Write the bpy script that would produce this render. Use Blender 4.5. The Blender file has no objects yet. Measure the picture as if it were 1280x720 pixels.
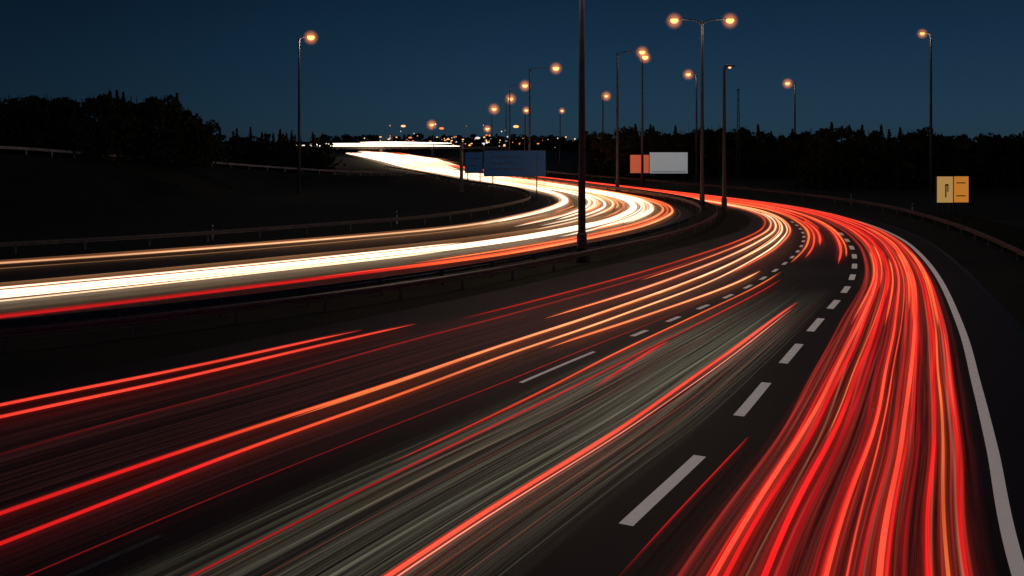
import bpy, math, random
import numpy as np
from mathutils import Vector
rng = random.Random(7)
scene = bpy.context.scene
scene.view_settings.view_transform = 'Standard'
scene.view_settings.look = 'None'
scene.view_settings.exposure = 0

# ------------------------------------------------------------------ helpers
def link(ob, parent=None):
    scene.collection.objects.link(ob)
    if parent is not None:
        ob.parent = parent
    return ob

def mesh_obj(name, verts, faces, mats, parent=None, midx=None, smooth=False, cols=None, uvs=None):
    me = bpy.data.meshes.new(name)
    me.from_pydata([tuple(v) for v in verts], [], faces)
    for m in mats:
        me.materials.append(m)
    if midx is not None:
        me.polygons.foreach_set('material_index', midx)
    if smooth:
        me.polygons.foreach_set('use_smooth', [True]*len(me.polygons))
    if cols is not None:
        a = me.color_attributes.new('glow', 'FLOAT_COLOR', 'POINT')
        a.data.foreach_set('color', [c for col in cols for c in (col[0], col[1], col[2], 1.0)])
    if uvs is not None:
        l = me.uv_layers.new(name='UVMap')
        vi = np.zeros(len(me.loops), dtype=np.int32)
        me.loops.foreach_get('vertex_index', vi)
        l.data.foreach_set('uv', np.array(uvs, dtype=np.float32)[vi].ravel())
    me.update()
    return link(bpy.data.objects.new(name, me), parent)

def empty(name, loc):
    e = bpy.data.objects.new(name, None)
    e.location = loc
    e.empty_display_size = 0.5
    return link(e)

class MB:
    """mesh accumulator"""
    def __init__(s): s.v=[]; s.f=[]; s.m=[]
    def box(s, c, d, m=0, rz=0.0, bev=0.0):
        cx,cy,cz=c; dx,dy,dz=[q/2 for q in d]
        b=min(bev,dx*.9,dy*.9)
        if b>0: ring=[(-dx+b,-dy),(dx-b,-dy),(dx,-dy+b),(dx,dy-b),(dx-b,dy),(-dx+b,dy),(-dx,dy-b),(-dx,-dy+b)]
        else: ring=[(-dx,-dy),(dx,-dy),(dx,dy),(-dx,dy)]
        n=len(ring); o=len(s.v); ca,sa=math.cos(rz),math.sin(rz)
        for z in (-dz,dz):
            for x,y in ring: s.v.append((cx+x*ca-y*sa, cy+x*sa+y*ca, cz+z))
        s.f.append(tuple(o+i for i in reversed(range(n)))); s.f.append(tuple(o+n+i for i in range(n)))
        for i in range(n):
            j=(i+1)%n; s.f.append((o+i,o+j,o+n+j,o+n+i))
        s.m += [m]*(n+2)
    def tube(s, pts, rad, m=0, n=10):
        o=len(s.v); P=[Vector(p) for p in pts]
        for k,p in enumerate(P):
            t=(P[min(k+1,len(P)-1)]-P[max(k-1,0)]).normalized()
            a=Vector((0,1,0)) if abs(t.y)<.9 else Vector((1,0,0))
            u=t.cross(a).normalized(); w=t.cross(u)
            for i in range(n):
                an=2*math.pi*i/n
                s.v.append(tuple(p+(u*math.cos(an)+w*math.sin(an))*rad[k]))
        for k in range(len(P)-1):
            for i in range(n):
                j=(i+1)%n
                s.f.append((o+k*n+i,o+k*n+j,o+(k+1)*n+j,o+(k+1)*n+i)); s.m.append(m)
        s.f.append(tuple(o+i for i in range(n))); s.m.append(m)
        s.f.append(tuple(o+(len(P)-1)*n+i for i in reversed(range(n)))); s.m.append(m)
    def ellipsoid(s, c, r, m=0, nu=16, nv=8, zmax=1.0, zmin=-1.0):
        o=len(s.v)
        for j in range(nv+1):
            ph=math.asin(zmin)+(math.asin(zmax)-math.asin(zmin))*j/nv
            for i in range(nu):
                th=2*math.pi*i/nu
                s.v.append((c[0]+r[0]*math.cos(ph)*math.cos(th), c[1]+r[1]*math.cos(ph)*math.sin(th), c[2]+r[2]*math.sin(ph)))
        for j in range(nv):
            for i in range(nu):
                k=(i+1)%nu
                s.f.append((o+j*nu+i,o+j*nu+k,o+(j+1)*nu+k,o+(j+1)*nu+i)); s.m.append(m)
    def make(s,name,mats,parent=None,smooth=False):
        return mesh_obj(name,s.v,s.f,mats,parent,s.m,smooth)

# ------------------------------------------------------------------ materials
def new_mat(name):
    m=bpy.data.materials.new(name); m.use_nodes=True
    nt=m.node_tree; nt.nodes.clear()
    out=nt.nodes.new('ShaderNodeOutputMaterial')
    return m,nt,out

def pbr(name, c1, c2, scale=5, rough=.7, metal=0, bump=0.0, detail=6, emis=None, estr=0, coord='Object', fine=None):
    m,nt,out=new_mat(name)
    b=nt.nodes.new('ShaderNodeBsdfPrincipled')
    tc=nt.nodes.new('ShaderNodeTexCoord')
    n=nt.nodes.new('ShaderNodeTexNoise'); n.inputs['Scale'].default_value=scale; n.inputs['Detail'].default_value=detail
    nt.links.new(tc.outputs[coord],n.inputs['Vector'])
    r=nt.nodes.new('ShaderNodeValToRGB')
    r.color_ramp.elements[0].color=(*c1,1); r.color_ramp.elements[1].color=(*c2,1)
    r.color_ramp.elements[0].position=.3; r.color_ramp.elements[1].position=.7
    nt.links.new(n.outputs['Fac'],r.inputs['Fac'])
    colout=r.outputs['Color']
    if fine:
        n2=nt.nodes.new('ShaderNodeTexNoise'); n2.inputs['Scale'].default_value=fine; n2.inputs['Detail'].default_value=3
        nt.links.new(tc.outputs[coord],n2.inputs['Vector'])
        mr=nt.nodes.new('ShaderNodeMapRange'); mr.inputs['From Min'].default_value=.3; mr.inputs['From Max'].default_value=.7
        mr.inputs['To Min'].default_value=.55; mr.inputs['To Max'].default_value=1.45
        nt.links.new(n2.outputs['Fac'],mr.inputs['Value'])
        vm=nt.nodes.new('ShaderNodeVectorMath'); vm.operation='SCALE'
        nt.links.new(colout,vm.inputs[0]); nt.links.new(mr.outputs['Result'],vm.inputs['Scale'])
        colout=vm.outputs['Vector']
    nt.links.new(colout,b.inputs['Base Color'])
    b.inputs['Roughness'].default_value=rough; b.inputs['Metallic'].default_value=metal
    if bump:
        bp=nt.nodes.new('ShaderNodeBump'); bp.inputs['Strength'].default_value=bump; bp.inputs['Distance'].default_value=.02
        src=n2 if fine else n
        nt.links.new(src.outputs['Fac'],bp.inputs['Height']); nt.links.new(bp.outputs['Normal'],b.inputs['Normal'])
    if emis:
        b.inputs['Emission Color'].default_value=(*emis,1); b.inputs['Emission Strength'].default_value=estr
        m.cycles.emission_sampling='NONE'
    nt.links.new(b.outputs[0],out.inputs[0])
    return m

asphalt=pbr('asphalt',(.022,.019,.022),(.042,.038,.042),scale=.35,rough=.70,bump=.35,fine=30)
grass_m=pbr('grass_ground',(.010,.015,.008),(.028,.032,.015),scale=.25,rough=1,bump=.5,fine=6)
blade_m=pbr('grass_blades',(.02,.03,.012),(.045,.05,.02),scale=2,rough=.95)
leaf_m=pbr('foliage',(.018,.026,.012),(.045,.055,.025),scale=.5,rough=1)
bark_m=pbr('bark',(.03,.024,.018),(.07,.055,.04),scale=8,rough=.9)
paint_m=pbr('glowing_road_paint',(.42,.41,.39),(.82,.81,.79),scale=3,rough=.6,fine=22,emis=(1,.84,.80),estr=.15)  # emission in the paint stands for headlight light falling on the markings
steel=pbr('galvanised_steel',(.12,.125,.13),(.22,.225,.23),scale=4,rough=.5,metal=.6)
pole_m=pbr('painted_pole',(.045,.05,.06),(.08,.085,.10),scale=3,rough=.55,metal=.3)
dark_m=pbr('dark_housing',(.03,.03,.035),(.05,.05,.055),scale=3,rough=.5)
conc=pbr('concrete',(.18,.18,.17),(.30,.29,.28),scale=2,rough=.85,fine=25)
blue_m=pbr('glowing_blue_sign_face',(.008,.04,.14),(.012,.055,.19),scale=1,rough=.5,emis=(.03,.20,.50),estr=.05)  # weak self-emission in place of headlight light thrown back by the face
white_m=pbr('glowing_white_board',(.55,.58,.58),(.7,.72,.72),scale=.7,rough=.5,emis=(.75,.85,.88),estr=.22)  # board glows slightly by itself, standing for light landing on it
orange_m=pbr('glowing_orange_sign_face',(.6,.13,.04),(.75,.2,.06),scale=1,rough=.4,emis=(1,.20,.09),estr=.36)  # emission added to the panel as its returned headlight glow
amber_m=pbr('glowing_amber_sign_face',(.7,.30,.04),(.8,.36,.05),scale=2,rough=.4,emis=(1,.36,.05),estr=.45)  # lit look comes from emission in the material, no lamp inside
cream_m=pbr('glowing_cream_sign_face',(.7,.45,.12),(.8,.52,.15),scale=2,rough=.4,emis=(1,.58,.18),estr=.36)  # own glow imitates lamplight on the reflective face
black_m=pbr('black_legend',(.01,.01,.01),(.02,.02,.02),scale=2,rough=.5)
refl_m=pbr('white_plastic',(.6,.6,.6),(.75,.75,.75),scale=3,rough=.5)

def emit_mat(name, col, strength, sampling='AUTO'):
    m,nt,out=new_mat(name)
    e=nt.nodes.new('ShaderNodeEmission'); e.inputs[0].default_value=(*col,1); e.inputs[1].default_value=strength
    nt.links.new(e.outputs[0],out.inputs[0])
    m.cycles.emission_sampling=sampling
    return m

def trail_mat(name, additive, strength=1.0):
    m,nt,out=new_mat(name)
    a=nt.nodes.new('ShaderNodeAttribute'); a.attribute_name='glow'
    e=nt.nodes.new('ShaderNodeEmission'); e.inputs[1].default_value=strength
    nt.links.new(a.outputs['Color'],e.inputs[0])
    if additive:
        t=nt.nodes.new('ShaderNodeBsdfTransparent'); ad=nt.nodes.new('ShaderNodeAddShader')
        nt.links.new(t.outputs[0],ad.inputs[0]); nt.links.new(e.outputs[0],ad.inputs[1])
        nt.links.new(ad.outputs[0],out.inputs[0]); m.cycles.emission_sampling='NONE'
    else:
        nt.links.new(e.outputs[0],out.inputs[0]); m.cycles.emission_sampling='FRONT'
    return m
trail_core=trail_mat('trail_light',False)
trail_halo=trail_mat('trail_soft_light',True)

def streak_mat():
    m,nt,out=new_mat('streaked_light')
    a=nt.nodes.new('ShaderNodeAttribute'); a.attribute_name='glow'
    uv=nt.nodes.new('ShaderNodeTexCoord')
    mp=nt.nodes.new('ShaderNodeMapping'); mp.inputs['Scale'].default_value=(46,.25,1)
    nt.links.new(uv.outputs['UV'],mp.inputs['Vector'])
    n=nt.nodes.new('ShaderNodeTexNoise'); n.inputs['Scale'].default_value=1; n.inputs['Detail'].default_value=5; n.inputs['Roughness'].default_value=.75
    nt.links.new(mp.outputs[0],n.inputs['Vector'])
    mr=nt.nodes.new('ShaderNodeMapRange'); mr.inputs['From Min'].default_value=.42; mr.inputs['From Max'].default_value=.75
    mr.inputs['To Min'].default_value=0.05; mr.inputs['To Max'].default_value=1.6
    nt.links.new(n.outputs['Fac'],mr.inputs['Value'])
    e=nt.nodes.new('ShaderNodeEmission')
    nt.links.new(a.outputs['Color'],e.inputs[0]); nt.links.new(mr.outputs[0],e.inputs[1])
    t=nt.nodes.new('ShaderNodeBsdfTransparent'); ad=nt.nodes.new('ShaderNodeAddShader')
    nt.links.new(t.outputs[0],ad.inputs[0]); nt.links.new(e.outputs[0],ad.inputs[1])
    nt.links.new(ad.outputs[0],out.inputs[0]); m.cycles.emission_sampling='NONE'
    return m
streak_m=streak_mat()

def halo_mat(name,col,strength,power=3.0):
    m,nt,out=new_mat(name)
    lw=nt.nodes.new('ShaderNodeLayerWeight'); lw.inputs['Blend'].default_value=.5
    s=nt.nodes.new('ShaderNodeMath'); s.operation='SUBTRACT'; s.inputs[0].default_value=1
    nt.links.new(lw.outputs['Facing'],s.inputs[1])
    p=nt.nodes.new('ShaderNodeMath'); p.operation='POWER'; p.inputs[1].default_value=power
    nt.links.new(s.outputs[0],p.inputs[0])
    k=nt.nodes.new('ShaderNodeMath'); k.operation='MULTIPLY'; k.inputs[1].default_value=strength
    nt.links.new(p.outputs[0],k.inputs[0])
    e=nt.nodes.new('ShaderNodeEmission'); e.inputs[0].default_value=(*col,1)
    nt.links.new(k.outputs[0],e.inputs[1])
    t=nt.nodes.new('ShaderNodeBsdfTransparent'); ad=nt.nodes.new('ShaderNodeAddShader')
    nt.links.new(t.outputs[0],ad.inputs[0]); nt.links.new(e.outputs[0],ad.inputs[1])
    nt.links.new(ad.outputs[0],out.inputs[0]); m.cycles.emission_sampling='NONE'
    return m
lamp_glow=emit_mat('lamp_bowl_lit',(1,.50,.18),1.75,'NONE')
lamp_bloom=halo_mat('lamp_bloom_shell',(1,.30,.08),.42,5.0)  # imitated bloom around lamps: emissive shell, brightest at its centre

# ------------------------------------------------------------------ alignments (metres)
# right carriageway: rows of (D inner edge, C lane line, B lane line, R outer edge line)
RIGHT=[((-36,-8),(-25,-15),(-17,-18),(-6,-25)),
 ((-22,12),(-13.3,5),(-6.7,.5),(1.5,-3)),
 ((-18,18.5),(-9,12.5),(-2.5,9),(5,7)),
 ((-14,24.7),(-5,19.8),(1.5,17),(8.2,16.1)),
 ((-10.4,29.5),(-1.6,25.5),(4.9,23.5),(10.9,22.6)),
 ((-6.4,35.2),(1.7,31.2),(7.8,29.7),(13.3,28.5)),
 ((-1.6,41.8),(5.6,37.7),(11.5,37.7),(16.7,37)),
 ((3.6,49.7),(10.9,46.8),(16.4,48.4),(21.4,49.8)),
 ((9.2,59),(15.4,56.3),(20.2,58.7),(25,61)),
 ((14,67.6),(19.2,66),(23.0,68),(27.6,70.8)),
 ((18.5,77),(22.2,76.2),(25.3,78),(29.4,81.4)),
 ((21.5,87.5),(24.3,88),(26.9,89.5),(30.1,93.6)),
 ((22.4,97.8),(24.8,99),(27,101),(29,106)),
 ((21.4,109),(22.9,111.5),(24.3,115),(25.3,121)),
 ((17.8,126),(18.6,129.5),(19.3,133),(20,138)),
 ((10.5,150),(11.3,153.5),(12.1,157),(13,161)),
 ((.3,184),(1.2,187),(2.1,190),(3.1,193.5)),
 ((-11.5,228),(-10.2,231),(-8.8,233),(-7.6,235)),
 ((-24,285),(-22.2,287),(-20.4,288.5),(-18.7,290)),
 ((-43,396),(-41,396),(-38.5,396),(-36,396)),
 ((-74,560),(-71,560),(-68,560),(-65,560))]
R0=3
LEFT=[((-66,2),(-80,18)),((-40,21),(-52,38)),((-27,31.5),(-38,48)),((-19.5,37.9),(-28.4,55)),((-9.4,48.6),(-20,61.5)),
 ((-1.8,57.3),(-12,69)),((4.3,66.5),(-5,77)),((9.9,77),(-.6,86.5)),((13.8,88),(2.6,96.8)),((15.9,98.5),(4.6,107.5)),
 ((16.2,110),(5,117.5)),((14.2,124),(4,128)),((9.5,143),(1,141)),((2.2,167),(-5,162)),((-8,202),(-14.5,198)),
 ((-20,249),(-27,246)),((-40,348),(-48,345)),((-80,530),(-90,527))]
def cr(P,s):
    n=len(P); s=max(0,min(n-1.0001,s)); i=int(s); f=s-i
    p0=P[max(i-1,0)];p1=P[i];p2=P[i+1];p3=P[min(i+2,n-1)]
    return tuple(.5*((2*b)+(-a+c)*f+(2*a-5*b+4*c-d)*f*f+(-a+3*b-3*c+d)*f**3) for a,b,c,d in zip(p0,p1,p2,p3))
class Align:
    def __init__(s,rows,off):
        s.n=len(rows[0]); s.len=len(rows); s.off=off
        s.c=[[r[k] for r in rows] for k in range(s.n)]
    def at(s,st,u):
        i=max(0,min(s.n-2,int(math.floor(u)))); f=u-i
        a=cr(s.c[i],st+s.off); b=cr(s.c[i+1],st+s.off)
        return (a[0]+(b[0]-a[0])*f, a[1]+(b[1]-a[1])*f)
AR=Align(RIGHT,R0-1); AL=Align(LEFT,2)
SR=(-2.0,17.95); SL=(-2.0,14.95)

def ribbon(name,A,s0,s1,us,z,mat,n=None,parent=None):
    n=n or int((s1-s0)*10)
    v=[];f=[]
    for i in range(n+1):
        s=s0+(s1-s0)*i/n
        for u in us:
            x,y=A.at(s,u); v.append((x,y,z))
    k=len(us)
    for i in range(n):
        for j in range(k-1):
            a=i*k+j; f.append((a,a+1,a+k+1,a+k))
    return mesh_obj(name,v,f,[mat],parent)

mesh_obj('grass_ground',[(-3000,-300,-.012),(3000,-300,-.012),(3000,4000,-.012),(-3000,4000,-.012)],[(0,1,2,3)],[grass_m])
ribbon('motorway_carriageway',AR,SR[0],SR[1],[-.22,0,1,2,3,3.42],0,asphalt)
ribbon('motorway_carriageway',AL,SL[0],SL[1],[-.14,0,.5,1,1.2],0,asphalt)

# painted markings
def AR_at(A,s,u):
    x,y=A.at(s,u); return Vector((x,y,0))
def stripe_mesh(items):
    v=[];f=[]
    for A,s0,s1,u,w in items:
        n=max(3,int((s1-s0)*12)); o=len(v)
        for i in range(n+1):
            s=s0+(s1-s0)*i/n
            p=AR_at(A,s,u); q=AR_at(A,s+.02,u)
            d=(q-p).normalized(); nn=Vector((d.y,-d.x,0))
            v.append(tuple(p-nn*w+Vector((0,0,.006)))); v.append(tuple(p+nn*w+Vector((0,0,.006))))
        for i in range(n):
            a=o+2*i; f.append((a,a+1,a+3,a+2))
    return v,f
def arclen(A,u,s0,s1,n=2000):
    S=[s0];L=[0];p=AR_at(A,s0,u)
    for i in range(1,n+1):
        s=s0+(s1-s0)*i/n; q=AR_at(A,s,u); L.append(L[-1]+(q-p).length); S.append(s); p=q
    return S,L
def dashes(A,u,s0,s1,ln,gap,w,phase=0):
    S,L=arclen(A,u,s0,s1); out=[]; d=phase
    while d+ln<L[-1]:
        out.append((A,float(np.interp(d,L,S)),float(np.interp(d+ln,L,S)),u,w)); d+=ln+gap
    return out
def s_for_y(A,u,y):
    lo,hi=-2.0,12.0
    for _ in range(40):
        m=(lo+hi)/2
        if A.at(m,u)[1]<y: lo=m
        else: hi=m
    return lo
mk=[]
Bd=[(18.1,22.05),(25.25,28.7),(31.2,34.15),(36.4,39.05),(41.3,43.5),(45.6,47.6),(49.8,51.8),(54.2,56.3),(58.8,61),(63.6,65.8),(68.4,70.5),(73.2,75.2)]
for a,b in Bd: mk.append((AR,s_for_y(AR,2,a),s_for_y(AR,2,b),2,.14))
mk.append((AR,s_for_y(AR,2,9.5),s_for_y(AR,2,14.0),2,.14))
mk+=dashes(AR,2,9.6,16,2.4,3.4,.11)
mk+=[(AR,s_for_y(AR,1,28.7),s_for_y(AR,1,32.9),1,.07)]
mk+=dashes(AR,1,s_for_y(AR,1,35.5),9,1.3,2.0,.10)
mk+=[(AR,-2,16,3,.125)]
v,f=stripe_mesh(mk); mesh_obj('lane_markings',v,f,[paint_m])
paint2=pbr('worn_road_paint',(.15,.15,.14),(.35,.35,.33),scale=9,rough=.8,fine=40)
mk=dashes(AL,.36,-1,12,2.4,3.6,.07)+dashes(AL,.68,-1,12,2.4,3.6,.07)+[(AL,-1,12,1.06,.08),(AL,-1,12,-.05,.08)]+dashes(AR,1,-1.5,s_for_y(AR,1,24),4.2,7,.07)
v,f=stripe_mesh(mk); 
mesh_obj('lane_markings',v,f,[paint2])
tar=pbr('tar_seam',(.012,.012,.013),(.02,.02,.02),scale=6,rough=.45)
v,f=stripe_mesh([(AR,-2,10,2.5,.035),(AR,-2,10,1.48,.03),(AR,-2,10,.5,.03),(AR,-2,14,3.38,.06)])
mesh_obj('asphalt_seams',[(a,b,.003) for a,b,c in v],f,[tar])

# ------------------------------------------------------------------ light trails
class Trails:
    def __init__(s): s.v=[];s.f=[];s.c=[];s.m=[]
    def strip(s,A,s0,s1,u0,u1,r,c0,c1,z,mat,seed,fade,amp=.25,knots=None,tint=(1,1,1)):
        n=max(8,int((s1-s0)*8)); o=len(s.v)
        R=random.Random(seed); ph=[R.uniform(0,6.28) for _ in range(4)]
        if mat==0: prof=[(-1,0,1),(-.72,.7,1),(0,1,1),(.72,.7,1),(1,0,1)]
        else: prof=[(-1,-.1,0),(-.5,.35,.38),(0,.5,1),(.5,.35,.38),(1,-.1,0)]
        for i in range(n+1):
            t=i/n; ss=s0+(s1-s0)*t
            tt=t*t*(3-2*t)
            u=u0+(u1-u0)*tt+.006*math.sin(ss*1.3+ph[0])+.002*math.sin(ss*4.1+ph[1])
            p=AR_at(A,ss,u); q=AR_at(A,ss+.02,u)
            d=(q-p).normalized(); nn=Vector((d.y,-d.x,0))
            e=min(1,(t*n)/2.0 if fade[0] else 1,((1-t)*n)/2.0 if fade[1] else 1)
            e2=min(1,t/.18 if fade[0] else 1,(1-t)/.12 if fade[1] else 1)
            k=(1+amp*math.sin(ss*2.3+ph[2])+amp*.5*math.sin(ss*7+ph[3]))
            if mat==1: k*=max(0,e2); rr=r
            else: rr=r*max(.02,e)*(.55+.45*max(0,e2))
            if knots:
                col=tuple(float(np.interp(ss,[q_[0] for q_ in knots],[q_[1][j] for q_ in knots]))*k*tint[j] for j in range(3))
            else: col=tuple((a+(b-a)*t)*k*tn for a,b,tn in zip(c0,c1,tint))
            for a,b,w in prof:
                s.v.append(tuple(p+nn*(a*rr)+Vector((0,0,max(.02,z+b*rr))))); s.c.append((col[0]*w,col[1]*w,col[2]*w))
        for i in range(n):
            for j in range(4):
                a=o+i*5+j; s.f.append((a,a+1,a+6,a+5)); s.m.append(mat)
    def trail(s,A,s0,s1,u0,u1,r,c0,c1,z=.14,halo=3.8,hk=.34,fade=(1,1),amp=.2,knots=None):
        sd=rng.random()
        s.strip(A,s0,s1,u0,u1,r,c0,c1,z,0,sd,fade,amp,knots)
        if halo:  # wider additive strip imitates bloom around the trail core
            s.strip(A,s0,s1,u0,u1,r*halo,c0,c1,z-.03,1,sd,fade,amp,knots,(hk,hk*.42,hk*.36))
    def soft(s,A,s0,s1,u0,u1,r,c0,c1,z=.1,fade=(1,1)):
        s.strip(A,s0,s1,u0,u1,r*1.5,mul(c0,1.5),mul(c1,1.5),z,1,rng.random(),fade,.2)
    def make(s,name): return mesh_obj(name,s.v,s.f,[trail_core,trail_halo],None,s.m,False,s.c)

def mul(c,k): return tuple(x*k for x in c)
RED=(.80,.017,.017); DRED=(.34,.008,.011); HOT=(1.1,.085,.045); PINK=(1.2,.32,.22); ORG=(1.1,.20,.055); YEL=(1.3,.58,.24); CREAM=(1.7,1.2,.68); WHITE=(2.3,1.9,1.3)

T=Trails()
T.trail(AR,-1.5,3.15,-.03,0.04,.055,mul(RED,.45),HOT,fade=(0,1))
T.trail(AR,-1.5,3.4,.10,.13,.055,mul(RED,.55),HOT,fade=(0,1))
T.soft(AR,.3,6,.38,.30,.06,mul(DRED,.14),mul(RED,.4),fade=(1,1))
T.trail(AR,3.6,17,.22,.2,.05,mul(RED,.5),ORG,fade=(1,0))
KB=[(-1.5,mul(RED,.7)),(1.0,RED),(2.2,mul(ORG,.95)),(4,YEL),(7,CREAM),(10,YEL),(17,ORG)]
T.trail(AR,-1.5,17,.72,.50,.05,RED,YEL,fade=(0,0),knots=KB)
T.trail(AR,-1.5,17,.83,.60,.045,RED,YEL,fade=(0,0),knots=[(s,mul(c,.85)) for s,c in KB])
T.trail(AR,1.6,4.9,.72,.66,.045,mul(ORG,.7),YEL,fade=(1,1),halo=0)
T.trail(AR,3.8,9.6,.52,.46,.06,ORG,CREAM,fade=(1,1))
T.trail(AR,2.6,8.9,.70,.56,.035,ORG,YEL,fade=(1,1))
T.trail(AR,3.15,5.55,.86,.93,.05,ORG,YEL)
T.trail(AR,5.0,17,.36,.34,.065,mul(ORG,.8),CREAM,fade=(1,0))
T.trail(AR,5.4,12,.78,.74,.05,mul(HOT,.8),YEL,fade=(1,1))
T.soft(AR,-1,4.5,.97,.97,.02,mul(DRED,.3),mul(RED,.45),fade=(0,1))
# centre lane
T.trail(AR,1.3,5.5,1.20,1.14,.03,mul(RED,.8),ORG)
T.trail(AR,-1.5,5.2,1.28,1.27,.020,mul(DRED,.8),RED,fade=(0,1))
T.trail(AR,2.45,3.5,1.36,1.30,.028,mul(RED,.9),RED)
T.trail(AR,-1.5,4.45,1.62,1.72,.042,HOT,HOT,fade=(0,1))
T.trail(AR,-1.5,4.3,1.648,1.745,.014,PINK,PINK,fade=(0,1),halo=0)
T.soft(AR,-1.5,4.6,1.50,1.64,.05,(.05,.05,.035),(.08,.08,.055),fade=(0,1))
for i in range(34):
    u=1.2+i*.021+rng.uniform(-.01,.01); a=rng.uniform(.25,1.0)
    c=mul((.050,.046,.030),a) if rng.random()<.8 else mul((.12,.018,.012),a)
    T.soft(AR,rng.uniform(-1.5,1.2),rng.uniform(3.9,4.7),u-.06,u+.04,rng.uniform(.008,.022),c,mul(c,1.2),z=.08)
T.trail(AR,.8,1.95,2.12,2.12,.013,mul(DRED,.8),mul(RED,.8))
# short arcs in the bend
for u,a,b,c in ((1.12,5.9,17,ORG),(1.26,6.1,17,HOT),(1.78,5.7,10.2,HOT),(1.87,6.0,17,ORG),(1.50,7.9,17,HOT),(1.38,6.8,8.6,HOT)):
    T.trail(AR,a,b,u,u,.075,mul(c,.9),c,fade=(1,0))
# outer lane bundle
for u in np.linspace(2.27,2.87,15):
    u=float(u)+rng.uniform(-.012,.012); k=rng.random()
    c=RED if k<.5 else (HOT if k<.75 else (DRED if k<.9 else ORG))
    r=rng.choice([.016,.020,.028,.040]); 
    a=-1.5 if rng.random()<.72 else rng.uniform(1.5,5)
    uf=2.12+(u-2.27)*1.22
    T.trail(AR,a,17,u,uf,r,mul(c,rng.uniform(.65,1)),mul(c,1.0),z=rng.uniform(.1,.2),fade=(1 if a>0 else 0,0))
for u,w,c in ((2.33,.045,HOT),(2.44,.052,RED),(2.57,.036,HOT),(2.69,.050,HOT),(2.80,.032,RED),(2.87,.022,RED)):
    T.trail(AR,-1.5,17,u,2.12+(u-2.27)*1.22,w,mul(c,.9),c,fade=(0,0),z=.16)
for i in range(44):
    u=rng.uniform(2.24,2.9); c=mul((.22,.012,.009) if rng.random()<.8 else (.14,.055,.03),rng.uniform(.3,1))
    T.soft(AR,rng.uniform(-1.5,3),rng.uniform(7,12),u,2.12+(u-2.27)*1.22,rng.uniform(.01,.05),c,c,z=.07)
for i in range(10):
    u=rng.uniform(2.1,2.9); a=rng.uniform(3.6,5); 
    T.trail(AR,a,a+rng.uniform(1.2,4),u,u,.035,mul(HOT,.7),ORG)
for i in range(14):
    u=rng.uniform(0,2.95); T.trail(AR,rng.uniform(9.5,12),17.8,u,u,rng.uniform(.05,.09),mul(HOT,.7),mul(ORG if i%3 else RED,1.0),fade=(1,0))
T.make('tail_light_trails')

H=Trails()
KE=[(-1.8,mul(DRED,.35)),(.5,mul(DRED,.8)),(2.2,mul(RED,.9)),(3.2,ORG),(5,mul(YEL,.9)),(8,ORG),(14.8,CREAM)]
H.trail(AL,-1.8,14.8,.0,.02,.10,DRED,YEL,fade=(0,0),z=.2,knots=KE)
H.trail(AL,2.0,10,.04,.05,.07,mul(HOT,.8),ORG,fade=(1,1),z=.2)
H.trail(AL,2.6,14.8,.09,.07,.10,mul(ORG,.9),YEL,fade=(1,0),z=.2)
for u,w,e in ((.30,.12,14.8),(.335,.10,14.8),(.27,.05,9),(.37,.08,5.2)):
    H.trail(AL,-1.8,e,u,u-.02,w,mul(WHITE,.8),WHITE,fade=(0,1 if e<14 else 0),z=.25,halo=3.4,hk=.30)
H.soft(AL,-1.8,12,.31,.30,.9,mul(YEL,.035),mul(YEL,.12),z=.12,fade=(0,0))  # this and the next wide strips are glow added around the trails
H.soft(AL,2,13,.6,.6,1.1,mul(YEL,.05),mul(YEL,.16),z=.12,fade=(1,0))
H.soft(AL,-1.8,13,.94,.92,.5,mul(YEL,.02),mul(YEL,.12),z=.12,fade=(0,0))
H.trail(AL,-1.8,3.4,.42,.42,.06,mul(WHITE,.5),WHITE,fade=(0,1),z=.25)
H.trail(AL,-.2,3.0,.22,.23,.05,mul(WHITE,.4),CREAM,fade=(1,1),z=.25)
H.trail(AL,-1.8,14.8,.96,.92,.08,mul(YEL,.5),CREAM,fade=(0,0),z=.25)
H.trail(AL,-1.8,14.8,.99,.95,.03,mul(YEL,.3),CREAM,fade=(0,0),z=.25)
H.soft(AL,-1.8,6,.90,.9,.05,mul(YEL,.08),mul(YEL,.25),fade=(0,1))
for i in range(18):
    u=rng.uniform(.12,.97); a=rng.uniform(4.0,7.4); c=rng.choice([CREAM,YEL,WHITE,CREAM,WHITE])
    H.trail(AL,a,14.8,u,u,rng.uniform(.08,.20),mul(c,.6),mul(c,1.1),fade=(1,0),z=.25)
for i in range(9):
    u=rng.uniform(.05,.9); a=rng.uniform(4,8); H.trail(AL,a,a+rng.uniform(1,3),u,u,rng.uniform(.04,.1),mul(ORG,.8),mul(YEL,.8),z=.25)
for i in range(12):
    u=rng.uniform(0.02,1); H.trail(AL,rng.uniform(9,11),14.8,u,u,.18,mul(CREAM,.8),WHITE,fade=(1,0),z=.3)
for i in range(16):
    u=rng.uniform(-.1,1.1); H.trail(AL,rng.uniform(11.9,12.6),rng.uniform(13.6,14.6),u,u,.55,CREAM,WHITE,fade=(1,1),z=rng.uniform(.4,2.6),halo=2.6,hk=.2)
H.make('head_light_trails')

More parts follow.
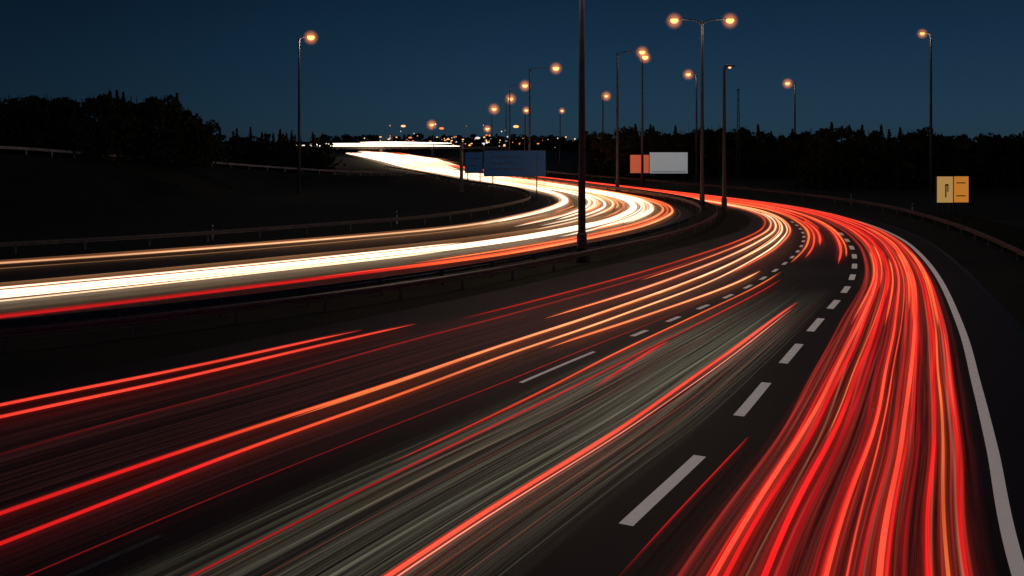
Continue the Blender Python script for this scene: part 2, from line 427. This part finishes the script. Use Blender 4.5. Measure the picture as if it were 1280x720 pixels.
def streak(name,specs,z):
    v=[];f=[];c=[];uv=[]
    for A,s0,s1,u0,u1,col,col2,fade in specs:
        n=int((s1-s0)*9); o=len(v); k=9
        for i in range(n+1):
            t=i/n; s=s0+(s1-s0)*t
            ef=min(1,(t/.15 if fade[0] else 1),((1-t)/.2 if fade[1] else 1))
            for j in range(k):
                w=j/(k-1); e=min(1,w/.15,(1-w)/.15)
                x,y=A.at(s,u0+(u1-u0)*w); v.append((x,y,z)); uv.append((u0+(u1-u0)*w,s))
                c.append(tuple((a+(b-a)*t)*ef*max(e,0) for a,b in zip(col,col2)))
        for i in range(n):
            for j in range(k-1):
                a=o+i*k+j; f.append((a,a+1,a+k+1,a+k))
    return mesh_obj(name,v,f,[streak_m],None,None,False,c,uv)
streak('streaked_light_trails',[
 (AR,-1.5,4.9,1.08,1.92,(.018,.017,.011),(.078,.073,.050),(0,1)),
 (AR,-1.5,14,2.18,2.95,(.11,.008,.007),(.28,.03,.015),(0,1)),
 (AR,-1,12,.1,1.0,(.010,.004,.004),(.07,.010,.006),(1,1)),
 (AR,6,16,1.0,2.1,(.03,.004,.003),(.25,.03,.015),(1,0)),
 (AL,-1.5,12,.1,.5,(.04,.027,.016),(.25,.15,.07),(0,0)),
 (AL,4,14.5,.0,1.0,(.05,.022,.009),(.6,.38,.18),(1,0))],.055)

# ------------------------------------------------------------------ barriers
def resample(pts,step):
    dense=[cr(pts,(len(pts)-1)*i/600) for i in range(601)]
    L=[0]
    for a,b in zip(dense,dense[1:]): L.append(L[-1]+math.dist(a,b))
    n=max(2,int(L[-1]/step)); D=np.array(dense)
    return [tuple(float(np.interp(L[-1]*i/n,L,D[:,k])) for k in range(D.shape[1])) for i in range(n+1)]
WP=[(0,.46),(.07,.50),(.07,.56),(0,.60),(0,.63),(.07,.67),(.07,.73),(0,.77),(-.015,.77),(.05,.72),(.05,.68),(-.02,.63),(-.02,.60),(.05,.55),(.05,.51),(-.015,.46)]
def guardrail(name,pts,side=1,step=2.0,double=False,zs=0.0,every=2):
    p=resample([(q+(0,))[:3] if len(q)==2 else q for q in pts],step)
    b=MB()
    sides=(1,-1) if double else (side,)
    N=[]
    for i in range(len(p)):
        a=Vector(p[max(i-1,0)]);c=Vector(p[min(i+1,len(p)-1)]); d=(c-a).normalized(); N.append(Vector((d.y,-d.x,0)).normalized())
    for sd in sides:
        o=len(b.v); k=len(WP)
        for i,q in enumerate(p):
            for (l,z) in WP: b.v.append(tuple(Vector(q)+N[i]*(sd*(l+.10))+Vector((0,0,z+zs))))
        for i in range(len(p)-1):
            for j in range(k):
                jj=(j+1)%k
                b.f.append((o+i*k+j,o+i*k+jj,o+(i+1)*k+jj,o+(i+1)*k+j)); b.m.append(0)
    for i,q in enumerate(p):
        if i%every==0:
            ang=math.atan2(N[i].y,N[i].x)
            b.box((q[0],q[1],q[2]+.36+zs),(.10,.12,.76),0,ang,.02)
            for sd in sides:
                b.box((q[0]+N[i].x*sd*.065,q[1]+N[i].y*sd*.065,q[2]+.61+zs),(.08,.09,.2),0,ang)
    return b.make(name,[steel])
MED=[(-60,4),(-42,16),(-31,24),(-22,30.5),(-14.5,35.6),(-8,41.5),(-2.2,48.2),(3.7,57),(9.3,66.5),(14,77),(17.4,88),(18.9,99),(18.4,112),(15.8,125.5),(10.3,145.5),(2,174),(-9.8,215),(-22,266),(-42,372),(-74,540)]
guardrail('guardrail',[(x+.5,y-.6) for x,y in MED],side=1)
guardrail('guardrail',[(x-.5,y+.7) for x,y in MED],side=-1)
guardrail('guardrail',[(6,-15),(10,0),(13.5,12),(17,21),(20.5,31),(24.2,42),(28.9,56.2),(33.6,75.7),(36.2,95.7),(35.2,111.6),(31.6,128),(26.5,142.8),(19.7,163),(9,195),(-1.5,237),(-12,290)],side=-1)
guardrail('guardrail',[(-84,26),(-56,45),(-41,54.5),(-31,61),(-22,67.5),(-14.5,75),(-8,82),(-3.6,90.5),(-.4,99.5),(1.6,108),(2,117),(1.2,127),(-1.5,139),(-8,158),(-17.5,195),(-31,243)],side=1)

RAMP=[(-75,62,6.6),(-61,82,6.3),(-51.4,100,5.6),(-47.5,120,4.4),(-43.9,140,3.3),(-37,155,2.1),(-28.7,170,1.0),(-20.5,192,.1)]
rp=resample(RAMP,3.0)
v=[];f=[]
for i,q in enumerate(rp):
    a=Vector(rp[max(i-1,0)]);c=Vector(rp[min(i+1,len(rp)-1)]); d=(c-a); d.z=0; d.normalize(); n=Vector((d.y,-d.x,0))
    P=Vector(q)
    zz=max(P.z,0.02)
    for off,z in ((2+zz*2.6,-.05),(1.5+zz*1.9,zz*.22),(1.2+zz*.9,zz*.66),(.7,zz*.97),(0,zz),(-8,zz+.02),(-30,zz+.5),(-60,zz*.5),(-90,-.05)):
        w=P+n*off; j=.12*rng.uniform(-1,1) if off>.8 and z>0 else 0
        v.append((w.x,w.y,z+j))
k=9
for i in range(len(rp)-1):
    for j in range(k-1):
        a=i*k+j; f.append((a,a+1,a+k+1,a+k))
mesh_obj('grass_embankment',v,f,[grass_m],smooth=True)
g=guardrail('guardrail',RAMP,side=1,zs=.05)
g.data.materials[0]=pbr('pale_galvanised_steel',(.45,.43,.40),(.7,.66,.62),scale=1.5,rough=.6,metal=.1)  # paler, less metallic steel than the other rails

# ------------------------------------------------------------------ street lamps
def add_light(par,loc,power,r=.3):
    l=bpy.data.lights.new('lamp_light','POINT'); l.energy=power; l.color=(1,.68,.50); l.shadow_soft_size=r
    o=bpy.data.objects.new('lamp_light',l); o.location=loc; link(o,par)
def street_lamp(x,y,h,arms,power=600,bowl=.30,halo=1.0,armlen=2.8,pr=1.45):
    e=empty('street_lamp',(x,y,0))
    b=MB()
    b.tube([(0,0,0),(0,0,.12)],[.34,.34],0,8)
    b.tube([(0,0,.1),(0,0,1.6),(0,0,1.7),(0,0,h*.5),(0,0,h)],[.19*pr,.18*pr,.14*pr,.115*pr,.075*pr],0,12)
    b.box((0,-.17*pr-.03,1.0),(.14,.06,.5),1,0,.01)
    b.make('pole',[pole_m,dark_m],e,False)
    halo*=.88
    for sgn in arms:
        a=MB(); L=abs(sgn)*armlen*(1 if sgn>0 else -1)
        a.tube([(0,0,h-.5),(L*.12,0,h-.12),(L*.35,0,h+.06),(L*.8,0,h+.14)],[.08,.075,.065,.055],0,8)
        a.make('arm',[pole_m],e)
        hd=MB()
        cx=L
        hd.ellipsoid((cx,0,h+.13),(.55,.20,.14),0,16,6,1,-.15)
        hd.box((cx-.45*(1 if sgn>0 else -1),0,h+.13),(.3,.16,.14),0,0,.02)
        hd.make('lamp_head',[dark_m],e,True)
        bw=MB(); bw.ellipsoid((cx,0,h+.04),(bowl*1.1,bowl,bowl*.9),0,16,8,.35,-1)
        bw.make('lamp_bowl',[lamp_glow],e,True)
        if halo>0:
            hh=MB(); hh.ellipsoid((cx,0,h-.02),(halo,halo,halo),0,32,16)
            hh.make('bloom_shell',[lamp_bloom],e,True)  # additive sphere added as glare around the bowl
        if power>0: add_light(e,(cx,0,h-.5),power)
    return e
street_lamp(4.0,57,19,(1,-1),1100,pr=1.6)
street_lamp(19.1,100,19,(1,-1),500,bowl=.38,halo=1.1)
street_lamp(19.4,91,13.6,(.18,),0,bowl=.13,halo=0)
street_lamp(14.3,135,18.9,(1.2,),300,bowl=.38,halo=1.2)
street_lamp(19.9,152,19.6,(.15,),0,bowl=.45,halo=1.25)
street_lamp(3.1,175,19.6,(1.65,),300,bowl=.52,halo=1.5)
street_lamp(-.5,220,19.0,(1.2,),300,bowl=.55,halo=1.8)
street_lamp(2.9,222,13.6,(.1,),0,bowl=.4,halo=1.3)
street_lamp(-1.8,300,19.4,(.5,),0,bowl=.65,halo=2.4)
street_lamp(-7.5,370,18.5,(.3,),0,bowl=.8,halo=3.0)
street_lamp(-12,450,12.0,(.3,),0,bowl=.75,halo=2.6)
street_lamp(-33.8,430,13.6,(-.3,),0,bowl=.8,halo=3.2)
street_lamp(21.9,240,17.6,(.3,),0,bowl=.42,halo=1.7)
street_lamp(31.5,170,18.2,(-.5,),200,bowl=.38,halo=1.3)
street_lamp(54,190,17.8,(-.5,),200,bowl=.42,halo=1.4)
street_lamp(54.7,130,20.9,(-.4,),200,bowl=.26,halo=.9)
street_lamp(-27.8,130,20.4,(.55,),700,bowl=.46,halo=1.3)
street_lamp(14,290,15.5,(.2,),0,bowl=.4,halo=1.3)

e=empty('lattice_mast',(37.5,165,0)); b=MB()
for sx,sy in ((-1,-1),(1,-1),(1,1),(-1,1)):
    b.tube([(.35*sx,.35*sy,0),(.08*sx,.08*sy,15.5)],[.04,.03],0,6)
for i in range(14):
    z=i*1.1; w=.35-.27*z/15.5; w2=.35-.27*(z+1.1)/15.5
    b.tube([(-w,-w,z),(w2,-w2,z+1.1)],[.02,.02],0,5); b.tube([(w,w,z),(-w2,w2,z+1.1)],[.02,.02],0,5)
b.box((0,0,15.3),(.6,.5,.12),0); b.make('lattice',[pole_m],e)

# ------------------------------------------------------------------ signs
def sign(name,x0,x1,y,z0,z1,face,legend=None,posts=2,depth=.08,rz=0):
    w=x1-x0; h=z1-z0; e=empty(name,((x0+x1)/2,y,0)); e.rotation_euler=(0,0,rz)
    b=MB()
    b.box((0,0,(z0+z1)/2),(w,depth,h),0,0,.015); b.make('panel',[face],e)
    fr=MB(); t=.07
    for sx in (-1,1): fr.box((sx*(w/2+t/2),0,(z0+z1)/2),(t,depth+.04,h+2*t),0)
    for zz in (z0-t/2,z1+t/2): fr.box((0,0,zz),(w,depth+.04,t),0)
    fr.make('frame',[pole_m],e)
    p=MB()
    xs=[0] if posts==1 else [-w*.36,w*.36] if posts==2 else [-w*.4,0,w*.4]
    for xx in xs:
        p.box((xx,.16,z1/2+.0),(.14,.18,z1),0,0,.02); p.box((xx,.16,.05),(.4,.4,.1),0)
    for k in (.25,.75): p.box((0,.066,z0+h*k),(w*.96,.04,.09),0)
    p.make('posts',[pole_m],e)
    if legend:
        l=MB()
        for (cx,cz,ww,hh) in legend: l.box((cx*w/2,-depth/2-.004,(z0+z1)/2+cz*h/2),(ww*w,.012,hh*h),0)
        l.make('legend',[legend_mat],e)
    return e
legend_mat=pbr('dim_white_legend',(.05,.09,.17),(.07,.12,.21),scale=5,rough=.7)
L1=[]
R=random.Random(3)
for row,z in enumerate((.5,.0,-.45)):
    x=-.8
    while x<.2:
        ww=R.uniform(.03,.07); L1.append((x+ww,z,ww,.07)); x+=ww*2+.04
L1+=[(.72,0,.02,.6)]
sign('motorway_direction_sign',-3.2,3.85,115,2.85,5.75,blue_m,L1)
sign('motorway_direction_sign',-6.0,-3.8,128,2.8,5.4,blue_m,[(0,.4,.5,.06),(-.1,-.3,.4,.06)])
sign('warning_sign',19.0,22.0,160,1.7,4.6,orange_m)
legend_mat=pbr('grey_legend',(.3,.32,.33),(.4,.42,.42),scale=5,rough=.6)
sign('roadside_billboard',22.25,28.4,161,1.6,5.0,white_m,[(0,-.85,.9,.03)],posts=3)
legend_mat=pbr('brown_legend',(.12,.05,.015),(.18,.08,.02),scale=5,rough=.6)
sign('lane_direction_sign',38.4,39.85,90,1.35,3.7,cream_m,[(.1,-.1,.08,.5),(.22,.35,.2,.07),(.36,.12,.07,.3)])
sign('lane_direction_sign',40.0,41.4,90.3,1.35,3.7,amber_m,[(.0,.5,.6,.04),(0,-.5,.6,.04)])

e=empty('roadside_column',(-6.8,134,0)); b=MB()
b.tube([(0,0,0),(0,0,.3),(0,0,.32),(0,0,6.3),(0,0,6.5),(0,0,6.7)],[.34,.34,.25,.22,.28,.2],0,12); b.make('shaft',[conc],e)
b=MB(); b.box((0,-.2,5.6),(.5,.35,.5),0,0,.03); b.make('control_box',[steel],e)

def delineator(x,y,z=0):
    e=empty('delineator_post',(x,y,z)); b=MB()
    b.tube([(0,0,0),(0,0,.78)],[.06,.06],0,8); b.tube([(0,0,.78),(0,0,.95)],[.062,.062],1,8); b.tube([(0,0,.95),(.0,.02,1.08)],[.06,.045],0,8)
    b.make('post',[refl_m,black_m],e)
for x,y in ((37.4,93),(31.6,61),(36.8,108),(12.2,6),(-20.9,69.5),(-33,63),(-9.6,83)): delineator(x,y)

# distant road bridge with its own traffic
e=empty('road_bridge',(-62,430,0)); b=MB()
b.box((0,0,3.45),(120,9,.7),0); b.box((0,-4.6,4.05),(120,.2,.4),0); b.box((0,4.6,4.05),(120,.2,.4),0)
for xx in (-45,-20,6,28,50): b.box((xx,0,1.55),(1.2,6,3.1),0,0,.3)
b.make('deck_and_piers',[conc],e)
bt=MB()
for z,y,x0,x1,r in ((4.5,-2.5,-34,26,.65),(5.2,1.5,-26,14,.45),(4.3,3,0,40,.6),(5.6,0,8,36,.4),(6.0,2,-4,22,.3)):
    n=14; bt.tube([(x0+(x1-x0)*i/n,y,z) for i in range(n+1)],[r*(.15+.85*math.sin(math.pi*i/n)**.6) for i in range(n+1)],0,6)
dist_w=emit_mat('distant_headlights',(1,.88,.68),2.4,'NONE')
bt.make('bridge_light_trails',[dist_w],e)
cm=[emit_mat('town_light_warm',(1,.5,.18),1.6,'NONE'),emit_mat('town_light_white',(.95,.95,1),.9,'NONE'),emit_mat('town_light_orange',(1,.28,.08),1.2,'NONE')]
b=MB(); R=random.Random(12)
for i in range(120):
    y=R.uniform(560,620); px=R.gauss(-.075,.06); 
    if px<-.165 or px>.08: continue
    x=px*y; z=7+ y*R.choice([R.uniform(-.010,.002),R.uniform(-.008,.005),R.uniform(-.008,.003),R.uniform(-.005,.016)])
    r=R.uniform(.12,.45)*(1 if R.random()<.8 else 2.0)
    b.ellipsoid((x,y,z),(r*R.choice([1,1,2.2]),r,r),R.choice([0,0,1,2,2]),8,5)
b.make('distant_town_lights',cm)

# ------------------------------------------------------------------ trees
def tree_mass(name,specs,seed,leaves=420,ls=.42):
    R=np.random.default_rng(seed); V=[];F=[];M=[]
    for (x,y,z0,h,w,kind) in specs:
        b=MB(); b.tube([(x,y,z0-.3),(x+.1,y,z0+h*.45),(x,y+.1,z0+h*.92)],[.16+h*.012,.11,.03],1,5)
        for k in range(4):
            a=R.uniform(0,6.28); zz=z0+h*R.uniform(.25,.7)
            b.tube([(x,y,zz),(x+math.cos(a)*w*.4,y+math.sin(a)*w*.4,zz+h*.14)],[.06,.02],1,4)
        o=len(V); V+=b.v; F+=[tuple(i+o for i in q) for q in b.f]; M+=b.m
        n=int(leaves*(h/9)*(w/3)**.7)
        if kind=='c':
            t=R.random(n)**.8; rad=(1-t)*w*(.55+.45*np.abs(np.sin(t*h*2.2)))*np.sqrt(R.random(n))*.62+.05
            a=R.random(n)*6.283
            C=np.stack([x+rad*np.cos(a),y+rad*np.sin(a),z0+.2+t*h*.98],1); sz=ls*(.45+.55*(1-t))
        else:
            nl=9; lc=np.stack([R.normal(0,w*.32,nl),R.normal(0,w*.32,nl),R.uniform(.22,.84,nl)*h],1)
            lr=R.uniform(.28,.55,nl)*w*.62
            idx=R.integers(0,nl,n); d=R.normal(size=(n,3)); d/=np.linalg.norm(d,axis=1)[:,None]
            C=np.array([x,y,z0])+lc[idx]+d*(lr[idx]*R.random(n)**.35)[:,None]*np.array([1,1,.8])
            top=z0+h; C[:,2]=np.minimum(C[:,2],top-R.random(n)*.5)
            C[:,2]=np.maximum(C[:,2],z0+.1)
            sz=ls*R.uniform(.5,1.1,n)
        m=n//4; U=np.stack([x+R.normal(0,w*.5,m),y+R.normal(0,w*.4,m),z0+R.random(m)**1.3*h*.4],1)
        C=np.concatenate([C,U]); sz=np.concatenate([np.broadcast_to(sz,(n,)),np.full(m,ls*.9)])
        a=R.normal(size=(len(C),3)); a/=np.linalg.norm(a,axis=1)[:,None]
        bb=np.cross(a,R.normal(size=(len(C),3))); bb/=np.linalg.norm(bb,axis=1)[:,None]
        s=sz[:,None]; Q=np.stack([C-a*s,C-bb*s*.6,C+a*s,C+bb*s*.6],1).reshape(-1,3)
        o=len(V); V+=Q.tolist(); F+=[(o+4*i,o+4*i+1,o+4*i+2,o+4*i+3) for i in range(len(C))]; M+=[0]*len(C)
    return mesh_obj(name,V,F,[leaf_m,bark_m],None,M)
R=random.Random(5)
def zat(x,y):
    best=min(rp,key=lambda q:(q[0]-x)**2+(q[1]-y)**2); return best[2]
sp=[]
for i in range(76):
    y=R.uniform(112,150); k=-.62+.315*i/76+R.uniform(-.005,.005); x=k*y; z0=zat(x,y)
    if k>-.318: top=10
    elif k>-.335: top=R.uniform(11.5,12.2)
    else: top=R.uniform(13.1,13.9)
    top=7+(top-7)*y/130; h=top-z0
    sp.append((x,y,z0,h,R.uniform(3,4.4),'b' if R.random()<.9 else 'c'))
tree_mass('tree_wood',sp,1,520,.40)
sp=[]
for i in range(44):
    y=R.uniform(205,260); k=-.34+.165*i/44+R.uniform(-.004,.004); x=k*y
    h=7+y*R.uniform(.006,.014)*(1.0 if k<-.21 else .6)
    sp.append((x-2,y,0,h,R.uniform(2.6,4),'c' if R.random()<.4 else 'b'))
tree_mass('distant_tree_row',sp,2,300,.5)
sp=[]
for i in range(80):
    k=-.19+.39*i/80+R.uniform(-.003,.003); y=R.uniform(630,700); x=k*y
    sp.append((x,y,0,7+y*R.uniform(-.002,.007),R.uniform(7,10),'b'))
tree_mass('distant_tree_row',sp,3,160,1.3)
sp=[]
for i in range(135):
    k=.085+.52*i/135+R.uniform(-.005,.005); y=R.uniform(176,215) if k<.3 else R.uniform(140,180); x=k*y
    base=.013+.003*math.sin(k*23)+.0025*math.sin(k*61+1)
    if .13<k<.27: base+=.007*math.sin((k-.13)/.14*math.pi)
    h=7+y*(base+R.uniform(-.003,.003))
    sp.append((x,y,0,h,R.uniform(3.0,4.6),'c' if R.random()<.14 else 'b'))
tree_mass('tree_wood',sp,4,430,.42)

V=[];F=[]; R=np.random.default_rng(3)
def blades(path,n,w0,w1):
    P=resample(path,1.0)
    for i in range(n):
        k=R.integers(0,len(P)-1); p=P[k]; q=P[k+1]; t=R.random()
        dx,dy=q[0]-p[0],q[1]-p[1]; l=math.hypot(dx,dy); o=R.uniform(w0,w1)
        x=p[0]+dx*t+dy/l*o; y=p[1]+dy*t-dx/l*o; h=R.uniform(.10,.35); a=R.uniform(0,6.28); w=R.uniform(.01,.03)
        lx,ly=R.normal(0,.08,2); b=len(V)
        V.extend([(x-w*math.cos(a),y-w*math.sin(a),-.02),(x+w*math.cos(a),y+w*math.sin(a),-.02),(x+lx,y+ly,h)]); F.append((b,b+1,b+2))
blades([(10,0),(13.5,12),(17,21),(20.5,31),(24.2,42),(28.9,56.2),(33.6,75.7),(36.2,95.7)],14000,.1,6)
mesh_obj('verge_grass',V,F,[blade_m])

# ------------------------------------------------------------------ world
w=bpy.data.worlds.new('World'); scene.world=w; w.use_nodes=True
nt=w.node_tree; nt.nodes.clear()
out=nt.nodes.new('ShaderNodeOutputWorld'); bg=nt.nodes.new('ShaderNodeBackground')
tc=nt.nodes.new('ShaderNodeTexCoord'); sx=nt.nodes.new('ShaderNodeSeparateXYZ'); nt.links.new(tc.outputs['Generated'],sx.inputs[0])
rp_=nt.nodes.new('ShaderNodeValToRGB'); el=rp_.color_ramp.elements
el[0].position=0; el[0].color=(.015,.036,.056,1)
el[1].position=1; el[1].color=(.0015,.005,.011,1)
for p,c in ((.03,(.0125,.036,.063)),(.08,(.0085,.029,.058)),(.15,(.0045,.0175,.040)),(.4,(.003,.009,.020))):
    q=el.new(p); q.color=(*c,1)
nt.links.new(sx.outputs['Z'],rp_.inputs['Fac'])
mr=nt.nodes.new('ShaderNodeMapRange'); mr.interpolation_type='SMOOTHSTEP'
mr.inputs['From Min'].default_value=-.55; mr.inputs['From Max'].default_value=.05; mr.inputs['To Min'].default_value=.45; mr.inputs['To Max'].default_value=1.05
nt.links.new(sx.outputs['X'],mr.inputs['Value'])
nt.links.new(rp_.outputs['Color'],bg.inputs['Color']); nt.links.new(mr.outputs[0],bg.inputs['Strength'])
nt.links.new(bg.outputs[0],out.inputs[0])
l=bpy.data.lights.new('dusk_sun','SUN'); l.energy=.004; l.angle=math.radians(20); l.color=(.6,.75,1)
o=bpy.data.objects.new('dusk_sun',l); o.rotation_euler=(math.radians(60),0,math.radians(30)); link(o)

cam=bpy.data.cameras.new('camera'); cam.lens=35; cam.sensor_width=36; cam.shift_y=-185/1280; cam.clip_end=6000; cam.clip_start=.1
co=bpy.data.objects.new('camera',cam); co.location=(0,0,7); co.rotation_euler=(math.radians(90),0,0); link(co); scene.camera=co
